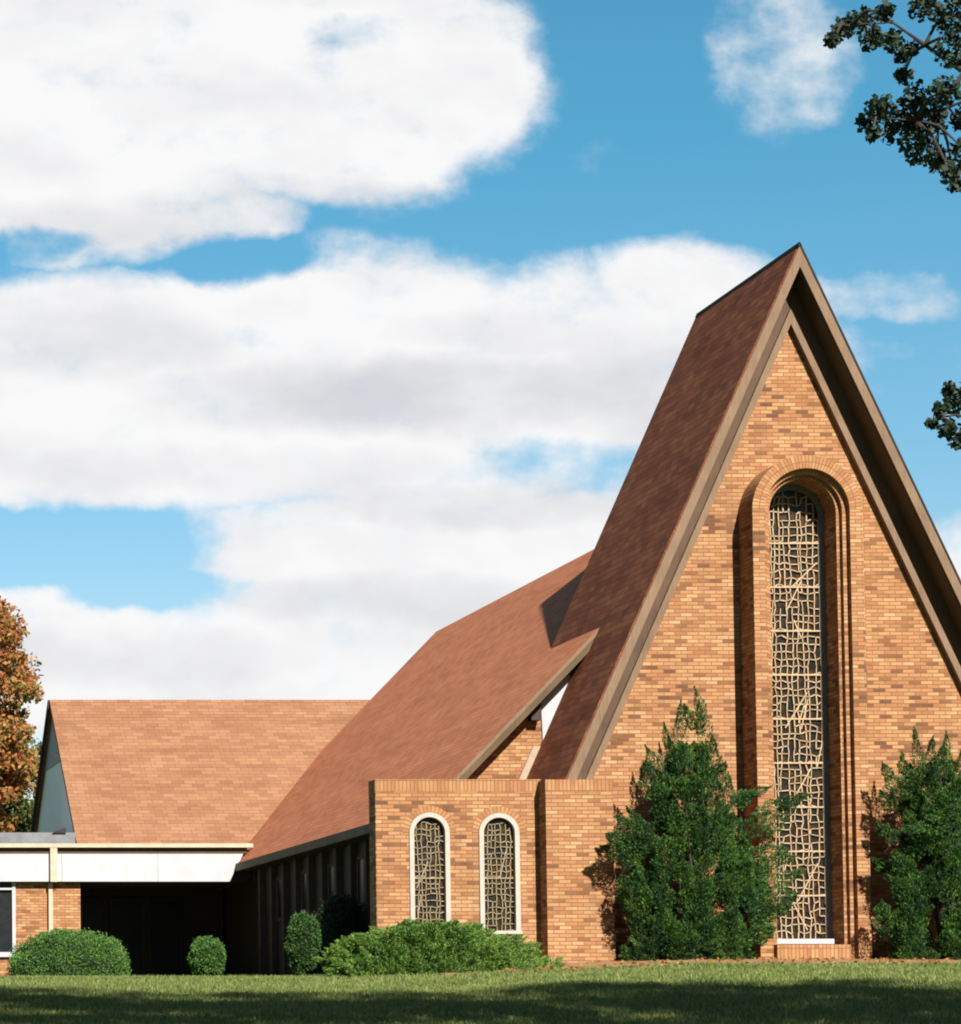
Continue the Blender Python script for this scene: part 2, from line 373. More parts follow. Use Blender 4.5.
# mulch bed along the front of the church
b = MB(); bx = [13.0+i*.6 for i in range(26)]
def bed_front(x): return 45.9+.3*math.sin(x*.9)+.2*math.sin(x*2.3)
for i in range(len(bx)-1):
    x0, x1 = bx[i], bx[i+1]; rows = 6
    for k in range(rows):
        q = []
        for (x, kk) in ((x0, k), (x1, k), (x1, k+1), (x0, k+1)):
            y = bed_front(x)+(48.6-bed_front(x))*kk/rows; q.append((x, y, ground_z(x, y)+.012+.03*math.sin(PI*min(1, kk/rows*1.4)/2)))
        b.face(q)
tag(b.build('mulch_bed', M['mulch']), kind='structure')

# grass standing on the part of the lawn near enough to show
def blades(n, xr, yr, hgt, wid):
    x = rng.uniform(*xr, n*2); y = rng.uniform(*yr, n*2)
    ok = (x > y*.122-1.2) & (x < y*.474+1.5) & ((y < 45.85+.3*np.sin(x*.9)+.2*np.sin(x*2.3)) | (x < 13.0))
    x = x[ok][:n]; y = y[ok][:n]; k = len(x)
    z = np.array([ground_z(a, c) for a, c in zip(x, y)])-.005
    hh = hgt*rng.uniform(.5, 1.3, k); th = rng.uniform(0, 2*PI, k); lx = rng.normal(0, .35, k)*hh; ly = rng.normal(0, .35, k)*hh
    cx, cy = np.cos(th)*wid/2, np.sin(th)*wid/2
    v = np.stack([np.stack([x-cx, y-cy, z], 1), np.stack([x+cx, y+cy, z], 1), np.stack([x+lx, y+ly, z+hh], 1)], 1).reshape(-1, 3)
    return v, 3
def mesh_np(name, v, k, material):
    n = len(v)//k; me = bpy.data.meshes.new(name)
    me.vertices.add(len(v)); me.vertices.foreach_set('co', v.astype(np.float32).ravel())
    me.loops.add(len(v)); me.loops.foreach_set('vertex_index', np.arange(len(v), dtype=np.int32))
    me.polygons.add(n); me.polygons.foreach_set('loop_start', np.arange(0, len(v), k, dtype=np.int32)); me.polygons.foreach_set('loop_total', np.full(n, k, dtype=np.int32))
    me.materials.append(material); me.update(); me.validate()
    o = bpy.data.objects.new(name, me); C.objects.link(o); return o
v, k = blades(150000, (2, 25), (27, 46.5), .055, .022)
tag(mesh_np('grass', v, k, M['grass']), kind='stuff')

# ================================================================== CHURCH
church = thing('church', (20, 52, 0), 'tan brick church with steep pointed gable, tall arched window and red-brown shingle roofs', 'church')
def part(mb, name, mats, parent=None, smooth=False):
    o = mb.build(name, mats, None, smooth); under(church if parent is None else parent, o)
    if parent is not None: o.matrix_parent_inverse.identity() if False else None
    return o
def sub(mb, name, mats, parent, smooth=False):
    o = mb.build(name, mats, None, smooth); o.parent = parent; return o   # parts carry an identity world matrix

T = .45                                   # half-width per metre of height of the A-frame
ap = at(799.3, 243.5, 48.0); CX, ZA = ap.x, ap.z
YB = 52.85                                # back edge of the A-frame roof
ZF = 3.15                                 # foot of the rake boards
def rake(mb, sg, h0, h1, y0, y1, zf):
    """board following one slope between horizontal offsets h0..h1 in from the roof surface"""
    P = lambda hh, z: (CX+sg*((ZA-z)*T-hh), y0, z)
    mb.prism([(CX, y0, ZA-h0/T), (CX, y0, ZA-h1/T), P(h1, zf), P(h0, zf)], (0, y1-y0, 0))
for sg in (-1, 1):
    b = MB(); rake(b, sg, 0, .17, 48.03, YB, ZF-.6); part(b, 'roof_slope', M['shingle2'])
    if sg > 0: b = MB(); rake(b, sg, -.012, .018, 47.97, 48.028, ZF-.6); part(b, 'drip_edge', M['dark_edge'])
    b = MB(); rake(b, sg, .02, .185, 47.985, 48.027, ZF-.6); part(b, 'rake_board', M['fascia'])
    b = MB(); rake(b, sg, .173, .20, 48.03, 48.52, ZF-.6); part(b, 'soffit', M['soffit'])
    b = MB(); rake(b, sg, .203, .475, 48.49, 48.60, ZF-.6); part(b, 'frieze_board', M['frieze'])
    b = MB(); rake(b, sg, .477, .60, 48.42, 48.60, ZF-.6); part(b, 'trim_board', M['fascia'])
b = MB(); b.prism([(CX-.03, 47.97, ZA-.05), (CX+.03, 47.97, ZA-.05), (CX, 47.97, ZA+.03)], (0, YB-47.97, 0)); part(b, 'ridge_cap', M['dark_edge'])

# main gable wall with its tall arched opening
YS, YW = 47.92, 48.55
wc = at(811.3, 700, YS).x; kf = F/YS
rA, rB, rC, rO = .745, .66, .595, .975
zsp = at(811, 468, YS).z - rA
def wall_with_arch(mb, left, right, cx, zs, r, z0, y0, y1, top, n=24):
    """two halves of a wall; left/right/top give the outline (lists of XZ) on each side of the arched hole"""
    arcl = [(cx-r*math.cos(PI/2*i/n), zs+r*math.sin(PI/2*i/n)) for i in range(n+1)]
    arcr = [(2*cx-x, z) for x, z in arcl]
    L = [(cx-r, z0)]+arcl+[top]+left
    R = [(cx+r, z0)]+arcr+[top]+right
    for P in (L, R): mb.prism([(x, y0, z) for x, z in P], (0, y1-y0, 0))
hw = .46
gl = lambda sg, z: CX+sg*((ZA-z)*T-hw)
b = MB(); zt = ZA-(hw)/T
tl = (wc, ZA-(abs(wc-CX)+hw)/T)
wall_with_arch(b, [(CX, zt), (gl(-1, -.3), -.3)] if wc > CX else [(gl(-1, -.3), -.3)], [(gl(1, -.3), -.3)], wc, zsp, rC, -.3, YW, YW+.3, tl)
part(b, 'gable_wall', M['brick'])
b = MB(); b.arch(wc, -.3, zsp, rA, rO, YS, YW-.002, 30); b.arch(wc, -.3, zsp, rB, rA-.001, YS+.12, YW-.003, 30); b.arch(wc, -.3, zsp, rC-.002, rB-.001, YS+.215, YW-.004, 30)
part(b, 'window_surround', [M['brick'], M['soldier']])
YG = YS+.23+.54
zsill = at(800, 940, YG).z
win = MB()                                   # the grey metal frame is the window, glass and tracery are its pieces
win.arch(wc, zsill, zsp, rC-.10, rC-.004, YG-.05, YG+.04, 30, mi_ring=0); tallwin = part(win, 'arched_window', M['metal']); tallwin['label'] = 'tall round-headed window filled with pale irregular tracery'
def arch_face(mb, cx, z0, zs, r, y, n=24):
    mb.prism([(cx-r, y, z0), (cx+r, y, z0)]+[(cx+r*math.cos(PI*i/n), y, zs+r*math.sin(PI*i/n)) for i in range(n+1)], (0, .012, 0))
def tracery(mb, cx, z0, zs, r, y0, cell, bw, bars, seed, diag=.10):
    R = random.Random(seed)
    nx = max(4, round(2*r/cell)); nzz = round((zs+r-z0)/(cell*1.35))
    pts = {}
    for i in range(nx+1):
        drift = 0.
        for j in range(nzz+1):
            drift += R.uniform(-.14, .14)*cell; drift *= .92
            x = cx-r+2*r*i/nx+(0 if i in (0, nx) else drift+R.uniform(-.17, .17)*cell)
            z = z0+(zs+r-z0)*j/nzz+R.uniform(-.36, .36)*cell
            pts[i, j] = (x, z)
    def clip(p):
        x, z = p; dxx = x-cx
        if z > zs:
            d = math.hypot(dxx, z-zs)
            if d > r: return None
        return p if abs(dxx) <= r*1.001 else None
    for (i, j), p in pts.items():
        for (di, dj, pr) in ((1, 0, .88), (0, 1, .95)):
            q = pts.get((i+di, j+dj))
            if q is None or R.random() > pr: continue
            if clip(p) and clip(q): mb.bar(p, q, bw*R.uniform(.7, 1.25), y0, y0+.03+R.uniform(0, .004))
    H = zs+r-z0
    for kz in range(int(H/(cell*5.5))):
        za = z0+R.uniform(.0, 1)*H; xa = cx+R.uniform(-.9, .9)*r; xb = xa+R.uniform(-.9, .9)*cell*5; zb = za+R.choice((-1, 1))*cell*R.uniform(3, 7)
        if clip((xa, za)) and clip((xb, zb)) and z0 < zb: mb.bar((xa, za), (xb, zb), bw*1.15, y0-.004, y0+.028)
    for zz in bars: mb.bar((cx-r, zz), (cx+r, zz), bw*1.6, y0-.008, y0+.03)
g1 = MB(); arch_face(g1, wc, zsill, zsp, rC-.10+.02, YG+.01); sub(g1, 'glass', M['glass'], tallwin)
g1 = MB(); tracery(g1, wc, zsill, zsp, rC-.10, YG-.03, .098, .0165, [zsill+.79*i for i in range(1, 10)], 5); sub(g1, 'tracery', M['trac'], tallwin)
b = MB(); b.box(wc-rC+.003, wc+rC-.16, YG-.50, YG-.055, zsill-.085, zsill+.004); sub(b, 'sill', M['white'], tallwin)
b = MB(); zb = zsill-.088
b.box(wc-rB-.06, wc+rC-.03, YS-.10, YG-.06, -.3, zb-.02); part(b, 'window_base', M['soldier'])

# low front walls that carry the foot of the roof, and the screen wall with two arched windows
zt_low = at(580, 779.5, 47.92).z
xl0, xl1 = at(546.5, 860, 47.92).x, at(613, 800, 47.92).x
SC = .215                                    # soldier course
def lowwall(x0, x1, y0, y1, zt, name):
    b = MB(); b.box(x0, x1, y0, y1, -.4, zt-SC)
    b.box(x0-.004, x1+.004, y0-.004, y1+.004, zt-SC+.001, zt, 1)
    return part(b, name, [M['brick'], M['soldier']])
lowwall(xl0, xl1, 47.915, 48.54, zt_low, 'low_wall')
lowwall(2*CX-xl1, 2*CX-xl0, 47.92, 48.54, zt_low, 'low_wall')
YP = 48.31; YP2 = YP+.44
zt2 = at(450, 779.3, YP).z; xp0 = at(376, 860, YP).x
wins = []
for (pc, ptop) in ((429.6, 812.5), (499.3, 813.0)):
    c_ = at(pc, 860, YP).x; rr = 20.2/F*YP; zs_ = at(pc, ptop, YP).z-rr; wins.append((c_, rr, zs_))
zb2 = at(430, 934, YP).z
b = MB(); xm = (wins[0][0]+wins[1][0])/2; zt_ = zt2-SC
for (c_, rr, zs_), (xa, xb) in zip(wins, ((xp0, xm), (xm, xl0+.05))):
    n = 16
    L = [(c_-rr, zb2)]+[(c_-rr*math.cos(PI/2*i/n), zs_+rr*math.sin(PI/2*i/n)) for i in range(n+1)]+[(c_, zt_), (xa, zt_), (xa, zb2)]
    R_ = [(c_+rr, zb2)]+[(c_+rr*math.cos(PI/2*i/n), zs_+rr*math.sin(PI/2*i/n)) for i in range(n+1)]+[(c_, zt_), (xb, zt_), (xb, zb2)]
    for P in (L, R_): b.prism([(x, YP, z) for x, z in P], (0, .44, 0))
b.box(xp0, xl0+.05, YP, YP2, -.5, zb2)
b.box(xp0-.004, xl0+.05, YP-.004, YP2+.004, zt2-SC+.001, zt2, 1)
for (c_, rr, zs_) in wins:                    # the brick-on-end arch over each window, a few millimetres proud
    n = 20
    for i in range(n):
        a, e = PI*i/n, PI*(i+1)/n; P = lambda r, t: Vector((c_+r*math.cos(t), YP-.004, zs_+r*math.sin(t)))
        b.face([P(rr, e), P(rr, a), P(rr+.12, a), P(rr+.12, e)], [(e*rr*1.15, 0.), (a*rr*1.15, 0.), (a*rr*1.15, .12), (e*rr*1.15, .12)], 1)
part(b, 'screen_wall', [M['brick'], M['soldier']])
for q, (c_, rr, zs_) in enumerate(wins):
    b = MB(); b.arch(c_, zb2+.06, zs_, rr-.082, rr-.001, YP-.03, YP+.12, 24, mi_ring=0); b.box(c_-rr-.02, c_+rr+.02, YP-.05, YP+.12, zb2, zb2+.059)
    o = part(b, 'arched_window', M['stone']); o['label'] = ('small arched window with white surround, at the screen wall\'s left end' if q == 0 else 'small arched window with white surround, nearer the dark shadow strip')
    b = MB(); arch_face(b, c_, zb2+.06, zs_, rr-.075, YP+.09); sub(b, 'glass', M['glass'], o)
    b = MB(); tracery(b, c_, zb2+.06, zs_, rr-.083, YP+.055, .080, .0140, [at(430, 878, YP).z], 20+q*3); sub(b, 'tracery', M['trac2'], o)
# vestibule joining screen wall and nave
b = MB(); b.box(13.35, 16.2, YP2+.003, 50.59, -.4, 2.7); part(b, 'vestibule', M['brick'])

# nave
PN = 1.05; rz = 0.522
YN0, YN1, YNW = 50.1, 71.1, 50.6
nr1 = at(430.8, 631.7, YN1); 
ZR = nr1.z; XE = at(300, 846, 14.0*F/635).x
XE = 14.0; YE = XE*F/(300-PX0); ze = at(300, 845.0, YE).z
PN = (ZR-ze)/(CX-XE)
def nave_z(x): return ze+PN*(x-XE)
th = .14
for sg in (-1, 1):
    X = lambda x: CX+sg*(x-CX)*-1 if sg > 0 else x
    b = MB(); q = [(X(XE), YN0, ze), (X(CX), YN0, ZR), (X(CX), YN0, ZR-th), (X(XE), YN0, ze-th)]
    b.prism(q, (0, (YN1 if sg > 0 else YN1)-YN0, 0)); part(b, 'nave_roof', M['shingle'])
    b = MB(); vdep = .17
    b.prism([(X(XE-.03), YN0-.03, ze-.03), (X(CX), YN0-.03, ZR), (X(CX), YN0-.03, ZR-vdep*.55), (X(XE-.03), YN0-.03, ze-.03-vdep*.55)], (0, .028, 0)); part(b, 'nave_rake_board', M['fascia'])
    b = MB(); b.prism([(X(XE-.03), YN0-.015, ze-.03-vdep*.55-.001), (X(CX), YN0-.015, ZR-vdep*.55-.001), (X(CX), YN0-.015, ZR-vdep*1.45), (X(XE-.03), YN0-.015, ze-.03-vdep*1.45)], (0, .04, 0)); part(b, 'nave_rake_trim', M['soffit'])
    b = MB(); xa, xb = sorted((X(XE-.04), X(XE-.002)));
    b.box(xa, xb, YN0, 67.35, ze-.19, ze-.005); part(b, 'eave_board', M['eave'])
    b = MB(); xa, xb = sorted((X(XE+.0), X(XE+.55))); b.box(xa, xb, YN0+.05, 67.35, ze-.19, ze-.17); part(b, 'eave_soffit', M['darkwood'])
# gable wall of the nave, stepped brick under the rake
b = MB(); nst = 34; XW = XE+.42
zsoff = lambda x: nave_z(x)-th-.02
xs_ = [XW+(CX-XW)*i/nst for i in range(nst+1)]
pts_ = [(XW, -.4), (CX, -.4), (CX, zsoff(CX)-.1)]
for i in range(nst-1, -1, -1): pts_ += [(xs_[i+1], zsoff(xs_[i])-.03), (xs_[i], zsoff(xs_[i])-.03)]
b.prism([(x, YNW, z) for x, z in pts_], (0, .3, 0)); b.prism([(2*CX-x, YNW, z) for x, z in pts_], (0, .3, 0)); part(b, 'nave_gable_wall', M['brick'])
# white infill and flashing where nave gable meets the A-frame
def a_x(z, hh=0.): return CX-((ZA-z)*T-hh)
p0 = at(541, 703, YNW-.03); p1 = at(543, 746, YNW-.03); p2 = at(568, 678, YNW-.03)
b = MB(); b.prism([(p0.x, YNW-.04, p0.z), (p1.x, YNW-.04, p1.z), (a_x(p1.z)+.05, YNW-.04, p1.z), (a_x(p2.z)+.05, YNW-.04, p2.z+.05), (p2.x-.03, YNW-.04, p2.z+.05)], (0, .038, 0)); part(b, 'white_panel', M['white'])
b = MB(); b.prism([(a_x(p1.z-.01)-.13, YNW-.055, p1.z-.003), (a_x(p1.z)+.03, YNW-.055, p1.z-.003), (a_x(2.2)+.03, YNW-.055, 2.2), (a_x(2.2)-.13, YNW-.055, 2.2)], (0, .05, 0)); part(b, 'flashing', M['flashing'])
b = MB(); b.box(p0.x-.24, p0.x-.06, YN0+.28, YNW, zsoff(p0.x)-.55, zsoff(p0.x)-.24); part(b, 'purlin_end', M['darkwood'])
# left side wall in the shade of the eave, with pilasters and narrow windows
XS = XE+.5
b = MB(); b.box(XS, XS+.3, YNW+.3, 71.0, -.4, ze-.17); part(b, 'side_wall', M['darkwood'])  # near-black colour puts the deep shade into this wall
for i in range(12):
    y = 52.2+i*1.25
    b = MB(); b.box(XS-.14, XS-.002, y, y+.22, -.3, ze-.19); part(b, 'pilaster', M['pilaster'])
    if i in (2, 3, 5, 7, 9):
        b = MB(); y0, y1 = y+.38, y+1.1; z0, z1 = 1.45, 2.35
        for (ya, yb, za, zb_) in ((y0, y0+.07, z0, z1), (y1-.07, y1, z0, z1), (y0, y1, z1, z1+.07), (y0, y1, z0-.07, z0)): b.box(XS-.05, XS-.002, ya, yb, za, zb_)
        o = part(b, 'side_window', M['pilaster']); b = MB(); b.box(XS-.02, XS-.003, y0+.07, y1-.07, z0, z1); sub(b, 'glass', M['darkglass'], o)
b = MB(); b.box(2*CX-XS-.3, 2*CX-XS, YNW+.3, 71.0, -.4, ze-.17); part(b, 'side_wall', M['brick'])
b = MB(); b.prism([(XS, 70.7, ze-.17), (2*CX-XS, 70.7, ze-.17), (CX, 70.7, ZR-.2)], (0, .3, 0)); b.box(XS, 2*CX-XS, 70.7, 71.0, -.4, ze-.172); part(b, 'rear_wall', M['brick'])

# cross wing
YCR = 72.8; XG = at(49.5, 697, YCR).x; ZCR = (at(50, 696.5, YCR).z+at(350, 703, YCR).z)/2
zlow = at(75, 838, 68.3).z; pc_ = (ZCR-zlow)/(YCR-68.3); YCE = 67.3; ZCE = ZCR-pc_*(YCR-YCE)
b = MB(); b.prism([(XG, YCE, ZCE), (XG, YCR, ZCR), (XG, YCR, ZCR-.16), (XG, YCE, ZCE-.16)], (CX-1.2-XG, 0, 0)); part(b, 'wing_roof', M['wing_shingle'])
YBE = 2*YCR-YCE
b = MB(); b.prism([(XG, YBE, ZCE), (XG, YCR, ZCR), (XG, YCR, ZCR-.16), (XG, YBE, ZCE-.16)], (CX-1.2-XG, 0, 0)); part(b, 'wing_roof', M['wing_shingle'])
b = MB(); b.prism([(XG-.05, YCR, ZCR-.005), (XG-.05, YBE, ZCE-.005), (XG-.05, YBE, ZCE-.25), (XG-.05, YCR, ZCR-.25)], (.048, 0, 0)); part(b, 'wing_rake_board', M['dark_edge'])
zl = ZCR-1.75; yl0 = YCR-(1.75-.2)/pc_; yl1 = YCR+(1.75-.2)/pc_
gx = XG+.12
b = MB(); b.prism([(gx, YCE+.15, 3.1), (gx, YBE-.15, 3.1), (gx, YBE-.15, ZCE-.05), (gx, yl1, zl-.02), (gx, yl0, zl-.02), (gx, YCE+.15, ZCE-.05)], (.2, 0, 0)); part(b, 'wing_gable', M['siding'])
b = MB(); b.prism([(gx-.02, yl0, zl-.015), (gx-.02, yl1, zl-.015), (gx-.02, YCR, ZCR-.18)], (.15, 0, 0)); part(b, 'gable_louvre', M['louvre'])
for i in range(9):
    f = i/10.; b_ = None
# entrance block and canopy
YC = 66.8
Zp = lambda px, py, Y: at(px, py, Y).z
Xp = lambda px, py, Y: at(px, py, Y).x
b = MB(); b.prism([(4., YC, Zp(150, 853.5, YC)), (Xp(243.5, 854, YC), YC, Zp(150, 853.5, YC)), (Xp(229.5, 882, YC), YC, Zp(150, 881.5, YC)), (4., YC, Zp(150, 881.5, YC))], (0, .06, 0)); fas = part(b, 'canopy_fascia', M['white'])
for i in range(5):
    xj = 5.0+i*2.35; b = MB(); b.box(xj, xj+.012, YC-.003, YC-.0005, Zp(150, 881.2, YC), Zp(150, 854.2, YC)); sub(b, 'panel_joint', M['siding_joint'], fas)
zg0, zg1 = Zp(150, 847.5, YC-.1), Zp(150, 843.6, YC-.1)
b = MB(); b.box(4., Xp(253, 845, YC-.12), YC-.14, YC+.02, zg0, zg1); part(b, 'gutter', M['cream'])
b = MB(); b.box(4., Xp(247, 850, YC), YC-.015, YC+.05, Zp(150, 853.4, YC)+.002, zg0-.002); part(b, 'gutter_shade_strip', M['frieze'])  # brown strip colours in the shadowed gap below the gutter
b = MB(); b.box(4., XE+.3, YC+.062, 71.4, Zp(150, 881.5, YC)+.02, zg0-.05); part(b, 'canopy_roof', M['darkwood'])
b = MB(); b.box(4., Xp(75, 838, 67.1), 67.05, 71.3, zg1-.2, Zp(40, 832.5, 67.05)); part(b, 'flat_roof_curb', M['membrane'])
ve = at(60, 833, 67.0); b = MB(); b.prism([(Xp(52.5, 832, 67), 67.0, Zp(52, 833.2, 67.05)), (Xp(66, 832, 67), 67.0, Zp(52, 833.2, 67.05)), (Xp(66, 828, 67), 67.0, Zp(66, 827.5, 67)), (Xp(62, 828, 67), 67.0, Zp(62, 828.5, 67))], (0, .3, 0)); part(b, 'roof_cricket', M['dark_edge'])
zc0 = Zp(150, 881.5, YC)+.018
YL = 67.02; xb0, xb1 = Xp(15.5, 920, YL), Xp(80.5, 920, YL)
b = MB(); b.box(xb0, xb1, YL, YL+.3, -.5, zc0); b.box(4., xb0-.001, YL, YL+.3, -.5, Zp(5, 957, YL)); b.box(xb1-.3, xb1, YL+.301, 71.3, -.5, zc0); part(b, 'entrance_wall', M['brick'])
b = MB(); b.box(xb0-.085, xb0-.002, YL-.05, YL+.1, Zp(5, 952, YL), zc0); b.box(4., xb0-.09, YL-.05, YL+.1, Zp(5, 890, YL), Zp(5, 888, YL)); b.box(xb0-1.3, xb0-1.22, YL-.04, YL+.1, Zp(5, 952, YL), Zp(5, 891, YL))
o = part(b, 'plate_window', M['white']); b = MB(); b.box(4., xb0-.086, YL+.04, YL+.06, Zp(5, 952, YL), zc0); sub(b, 'glass', M['darkglass'], o)
b = MB(); b.box(4., xb0-.02, YL-.09, YL-.002, Zp(5, 957, YL), Zp(5, 952.2, YL)); sub(b, 'sill', M['white'], o)
b = MB(); b.box(xb1+.001, XS, 71.0, 71.2, -.5, zc0); part(b, 'porch_back_wall', M['darkwood'])
o = None
for i in range(3):
    x0 = xb1+.35+i*1.0; b = MB()
    b.box(x0, x0+.06, 70.94, 70.998, -.3, 2.25); b.box(x0+.84, x0+.9, 70.94, 70.998, -.3, 2.25); b.box(x0+.061, x0+.839, 70.94, 70.998, 2.19, 2.25)
    o = part(b, 'porch_door', M['darkwood']); b = MB(); b.box(x0+.061, x0+.839, 70.96, 70.98, -.3, 2.189); sub(b, 'glass', M['darkglass'], o)
# downspout: over the fascia, then down the wall
b = MB(); xd = Xp(53.7, 865, YC-.1)
b.box(xd-.085, xd+.085, YC-.13, YC-.004, Zp(53, 882, YC), zg0-.004)
o = part(b, 'downspout', M['cream'])
b = MB(); b.box(xd-.10, xd+.0, YL-.13, YL-.01, -.3, Zp(53, 883, YC)); sub(b, 'lower_pipe', M['cream'], o)

# ================================================================== PLANTS
def quads(cen, ax, length, width, up=None):
    """leaf shaped quads: centres, unit axis, length and width arrays"""
    n = len(cen); r = rng.normal(size=(n, 3)); s = np.cross(ax, r); s /= np.linalg.norm(s, axis=1)[:, None]+1e-9
    L = (ax*length[:, None])/2; W = (s*width[:, None])/2
    return np.stack([cen-L, cen+W*1.0-L*.1, cen+L, cen-W-L*.1], 1).reshape(-1, 3)
def unit(a): return a/(np.linalg.norm(a, axis=-1, keepdims=True)+1e-9)
def plume(base, tip, rad, n, leaf, spread=.55):
    base = np.array(base, float); tip = np.array(tip, float); t = rng.uniform(0, 1, n)**.85
    ax = unit(tip-base); prof = np.sin(np.clip(t*.95+.10, 0, 1)*PI)**.55*(1-.34*t)
    r = rng.normal(size=(n, 3)); r -= (r@ax)[:, None]*ax; r = unit(r)
    rr = rad*prof*rng.uniform(.25, 1.0, n)**.5*(1+.25*np.sin(t*17+rng.uniform(0, 6)))
    bend = unit(rng.normal(size=3))*np.linalg.norm(tip-base)*.10
    cen = base+(tip-base)*t[:, None]+r*rr[:, None]+bend*np.sin(t*PI)[:, None]
    d = unit(ax*.9+r*spread+rng.normal(size=(n, 3))*.35)
    return quads(cen, d, leaf*rng.uniform(.7, 1.5, n), leaf*.34*rng.uniform(.7, 1.3, n))
def to_np(v): return np.array([v.x, v.y, v.z])

def interp(tab, y):
    ys_ = [t[0] for t in tab]; return np.interp(y, ys_, [t[1] for t in tab]), np.interp(y, ys_, [t[2] for t in tab])

def juniper(Y0, base_px, tab, arms, nfill, label, name='juniper_tree', depth=.52):
    """tab: silhouette rows (py, left, right) measured from the photo; built as a round plant with depth"""
    bp = at(base_px, 960, Y0); root = thing(name, (bp.x, Y0, 0), label, 'tree', 'upright junipers in front of the brick facade')
    V_ = []
    py0, py1 = tab[0][0], tab[-1][0]
    for i in range(nfill):
        py = py0+(py1-py0)*rng.uniform(0, 1)**.8; l, r = interp(tab, py); c = (l+r)/2; hw_ = (r-l)/2
        a = rng.uniform(0, 2*PI); q = rng.uniform(.25, 1)**.5
        fx = math.cos(a)*q; fy = math.sin(a)*q
        hwm = hw_/F*Y0; dd = min(hwm*.95, depth)
        ln = rng.uniform(14, 28); tx = c+fx*max(0, hw_-6); px = c+fx*max(0, hw_-10)*.9
        yy = Y0+fy*dd
        tip = at(tx+rng.normal()*2, py-ln*.35, yy); base = at(px, py+ln*.75, Y0+fy*dd*.7)
        V_.append(plume(to_np(base), to_np(tip), rng.uniform(.13, .23), 620, .050, .6))
    for (bx_, by_, tx, ty, r, dy_) in arms:
        base = at(bx_, by_, Y0+dy_*.5); tip = at(tx, ty, Y0+dy_)
        V_.append(plume(to_np(base), to_np(tip), r*1.15/F*Y0, int(85*r+200), .048, .5))
    o = mesh_np('crown', np.concatenate(V_), 4, M['juniper']); under(root, o)
    b = MB(); zb_ = ground_z(bp.x, Y0)-.05
    top = at((tab[0][1]+tab[0][2])/2, tab[0][0]+10, Y0)
    for k in range(5):
        a = k*1.3; tipx = bp.x+(top.x-bp.x)*.8+math.cos(a)*.28*(k > 0); hh = (top.z-zb_)*(1 if k == 0 else .55+.08*k)
        P = [(bp.x+math.cos(a)*.05, Y0+math.sin(a)*.05, zb_)]
        for s_ in (.3, .6, 1.): P.append((bp.x+(tipx-bp.x)*s_+.06*math.sin(s_*7+k), Y0+math.sin(a)*.4*s_*(k > 0), zb_+hh*s_))
        b.tube(P, [.055, .04, .025, .01], 7)
    under(root, b.build('trunk', M['bark'])); return root
tabL = [(745, 672, 710), (768, 656, 722), (790, 648, 730), (815, 636, 748), (840, 622, 762), (865, 612, 778), (890, 614, 784), (920, 614, 780), (962, 614, 764)]
armsL = [(708, 800, 706, 742, 9, -.1), (722, 815, 728, 772, 8, -.2), (672, 800, 656, 770, 8, .1), (650, 850, 634, 812, 10, -.2), (690, 850, 684, 800, 12, -.45), (716, 868, 722, 822, 12, -.45), (668, 880, 655, 842, 13, -.4), (738, 900, 748, 856, 12, -.4), (700, 915, 700, 872, 13, -.5), (640, 915, 628, 880, 13, -.3), (670, 945, 664, 905, 13, -.5), (730, 945, 736, 908, 13, -.5), (702, 765, 694, 686, 8, 0), (700, 735, 699, 700, 5, .1), (690, 768, 681, 700, 8, -.1), (694, 730, 684, 704, 6, .0), (681, 775, 664, 722, 6, .1), (675, 760, 668, 735, 5, .1), (667, 815, 645, 745, 12, 0), (655, 800, 646, 760, 9, -.2),
         (730, 800, 772, 786, 7, -.1), (735, 806, 757, 790, 8, -.2), (758, 812, 790, 796, 8, -.15), (780, 806, 811, 794, 5, -.2), (765, 835, 800, 800, 8, -.1), (742, 840, 770, 812, 10, -.3), (640, 862, 600, 846, 14, 0), (635, 845, 606, 834, 10, -.3),
         (632, 840, 616, 815, 9, -.2), (755, 885, 806, 869, 10, -.2), (760, 905, 798, 893, 13, -.3), (750, 920, 793, 905, 12, -.1), (745, 860, 790, 850, 10, .1), (745, 940, 776, 928, 11, -.2), (718, 790, 726, 762, 8, -.2), (705, 780, 712, 735, 9, -.1), (640, 830, 626, 806, 4, .1), (760, 870, 797, 856, 7, -.3)]
juniper(47.42, 692, tabL, armsL, 235, 'dark green upright juniper left of the tall arched window, one plume rising highest')
tabR = [(765, 905, 968), (790, 893, 985), (815, 888, 1000), (840, 886, 1015), (870, 880, 1022), (905, 880, 1028), (962, 876, 1020)]
armsR = [(930, 850, 926, 800, 12, -.4), (905, 900, 896, 850, 12, -.3), (945, 900, 950, 850, 13, -.5), (915, 945, 908, 905, 13, -.4), (890, 940, 882, 900, 11, -.1), (960, 945, 958, 900, 13, -.4), (920, 785, 914, 726, 7, 0), (925, 780, 933, 736, 8, .0), (948, 780, 946, 731, 6, .1), (935, 775, 944, 745, 7, -.1), (900, 800, 882, 762, 9, -.1), (895, 810, 880, 790, 8, .0), (905, 775, 902, 752, 5, .2), (900, 840, 876, 822, 8, .1), (955, 790, 962, 748, 8, 0), (975, 790, 978, 730, 9, 0), (960, 830, 900, 832, 8, -.6), (955, 812, 925, 818, 8, -.6),
         (895, 870, 872, 858, 8, .1), (895, 800, 912, 770, 10, -.2), (1000, 810, 1010, 760, 10, 0)]
juniper(47.42, 950, tabR, armsR, 235, 'dark green upright juniper right of the tall arched window, cut by the photo edge')

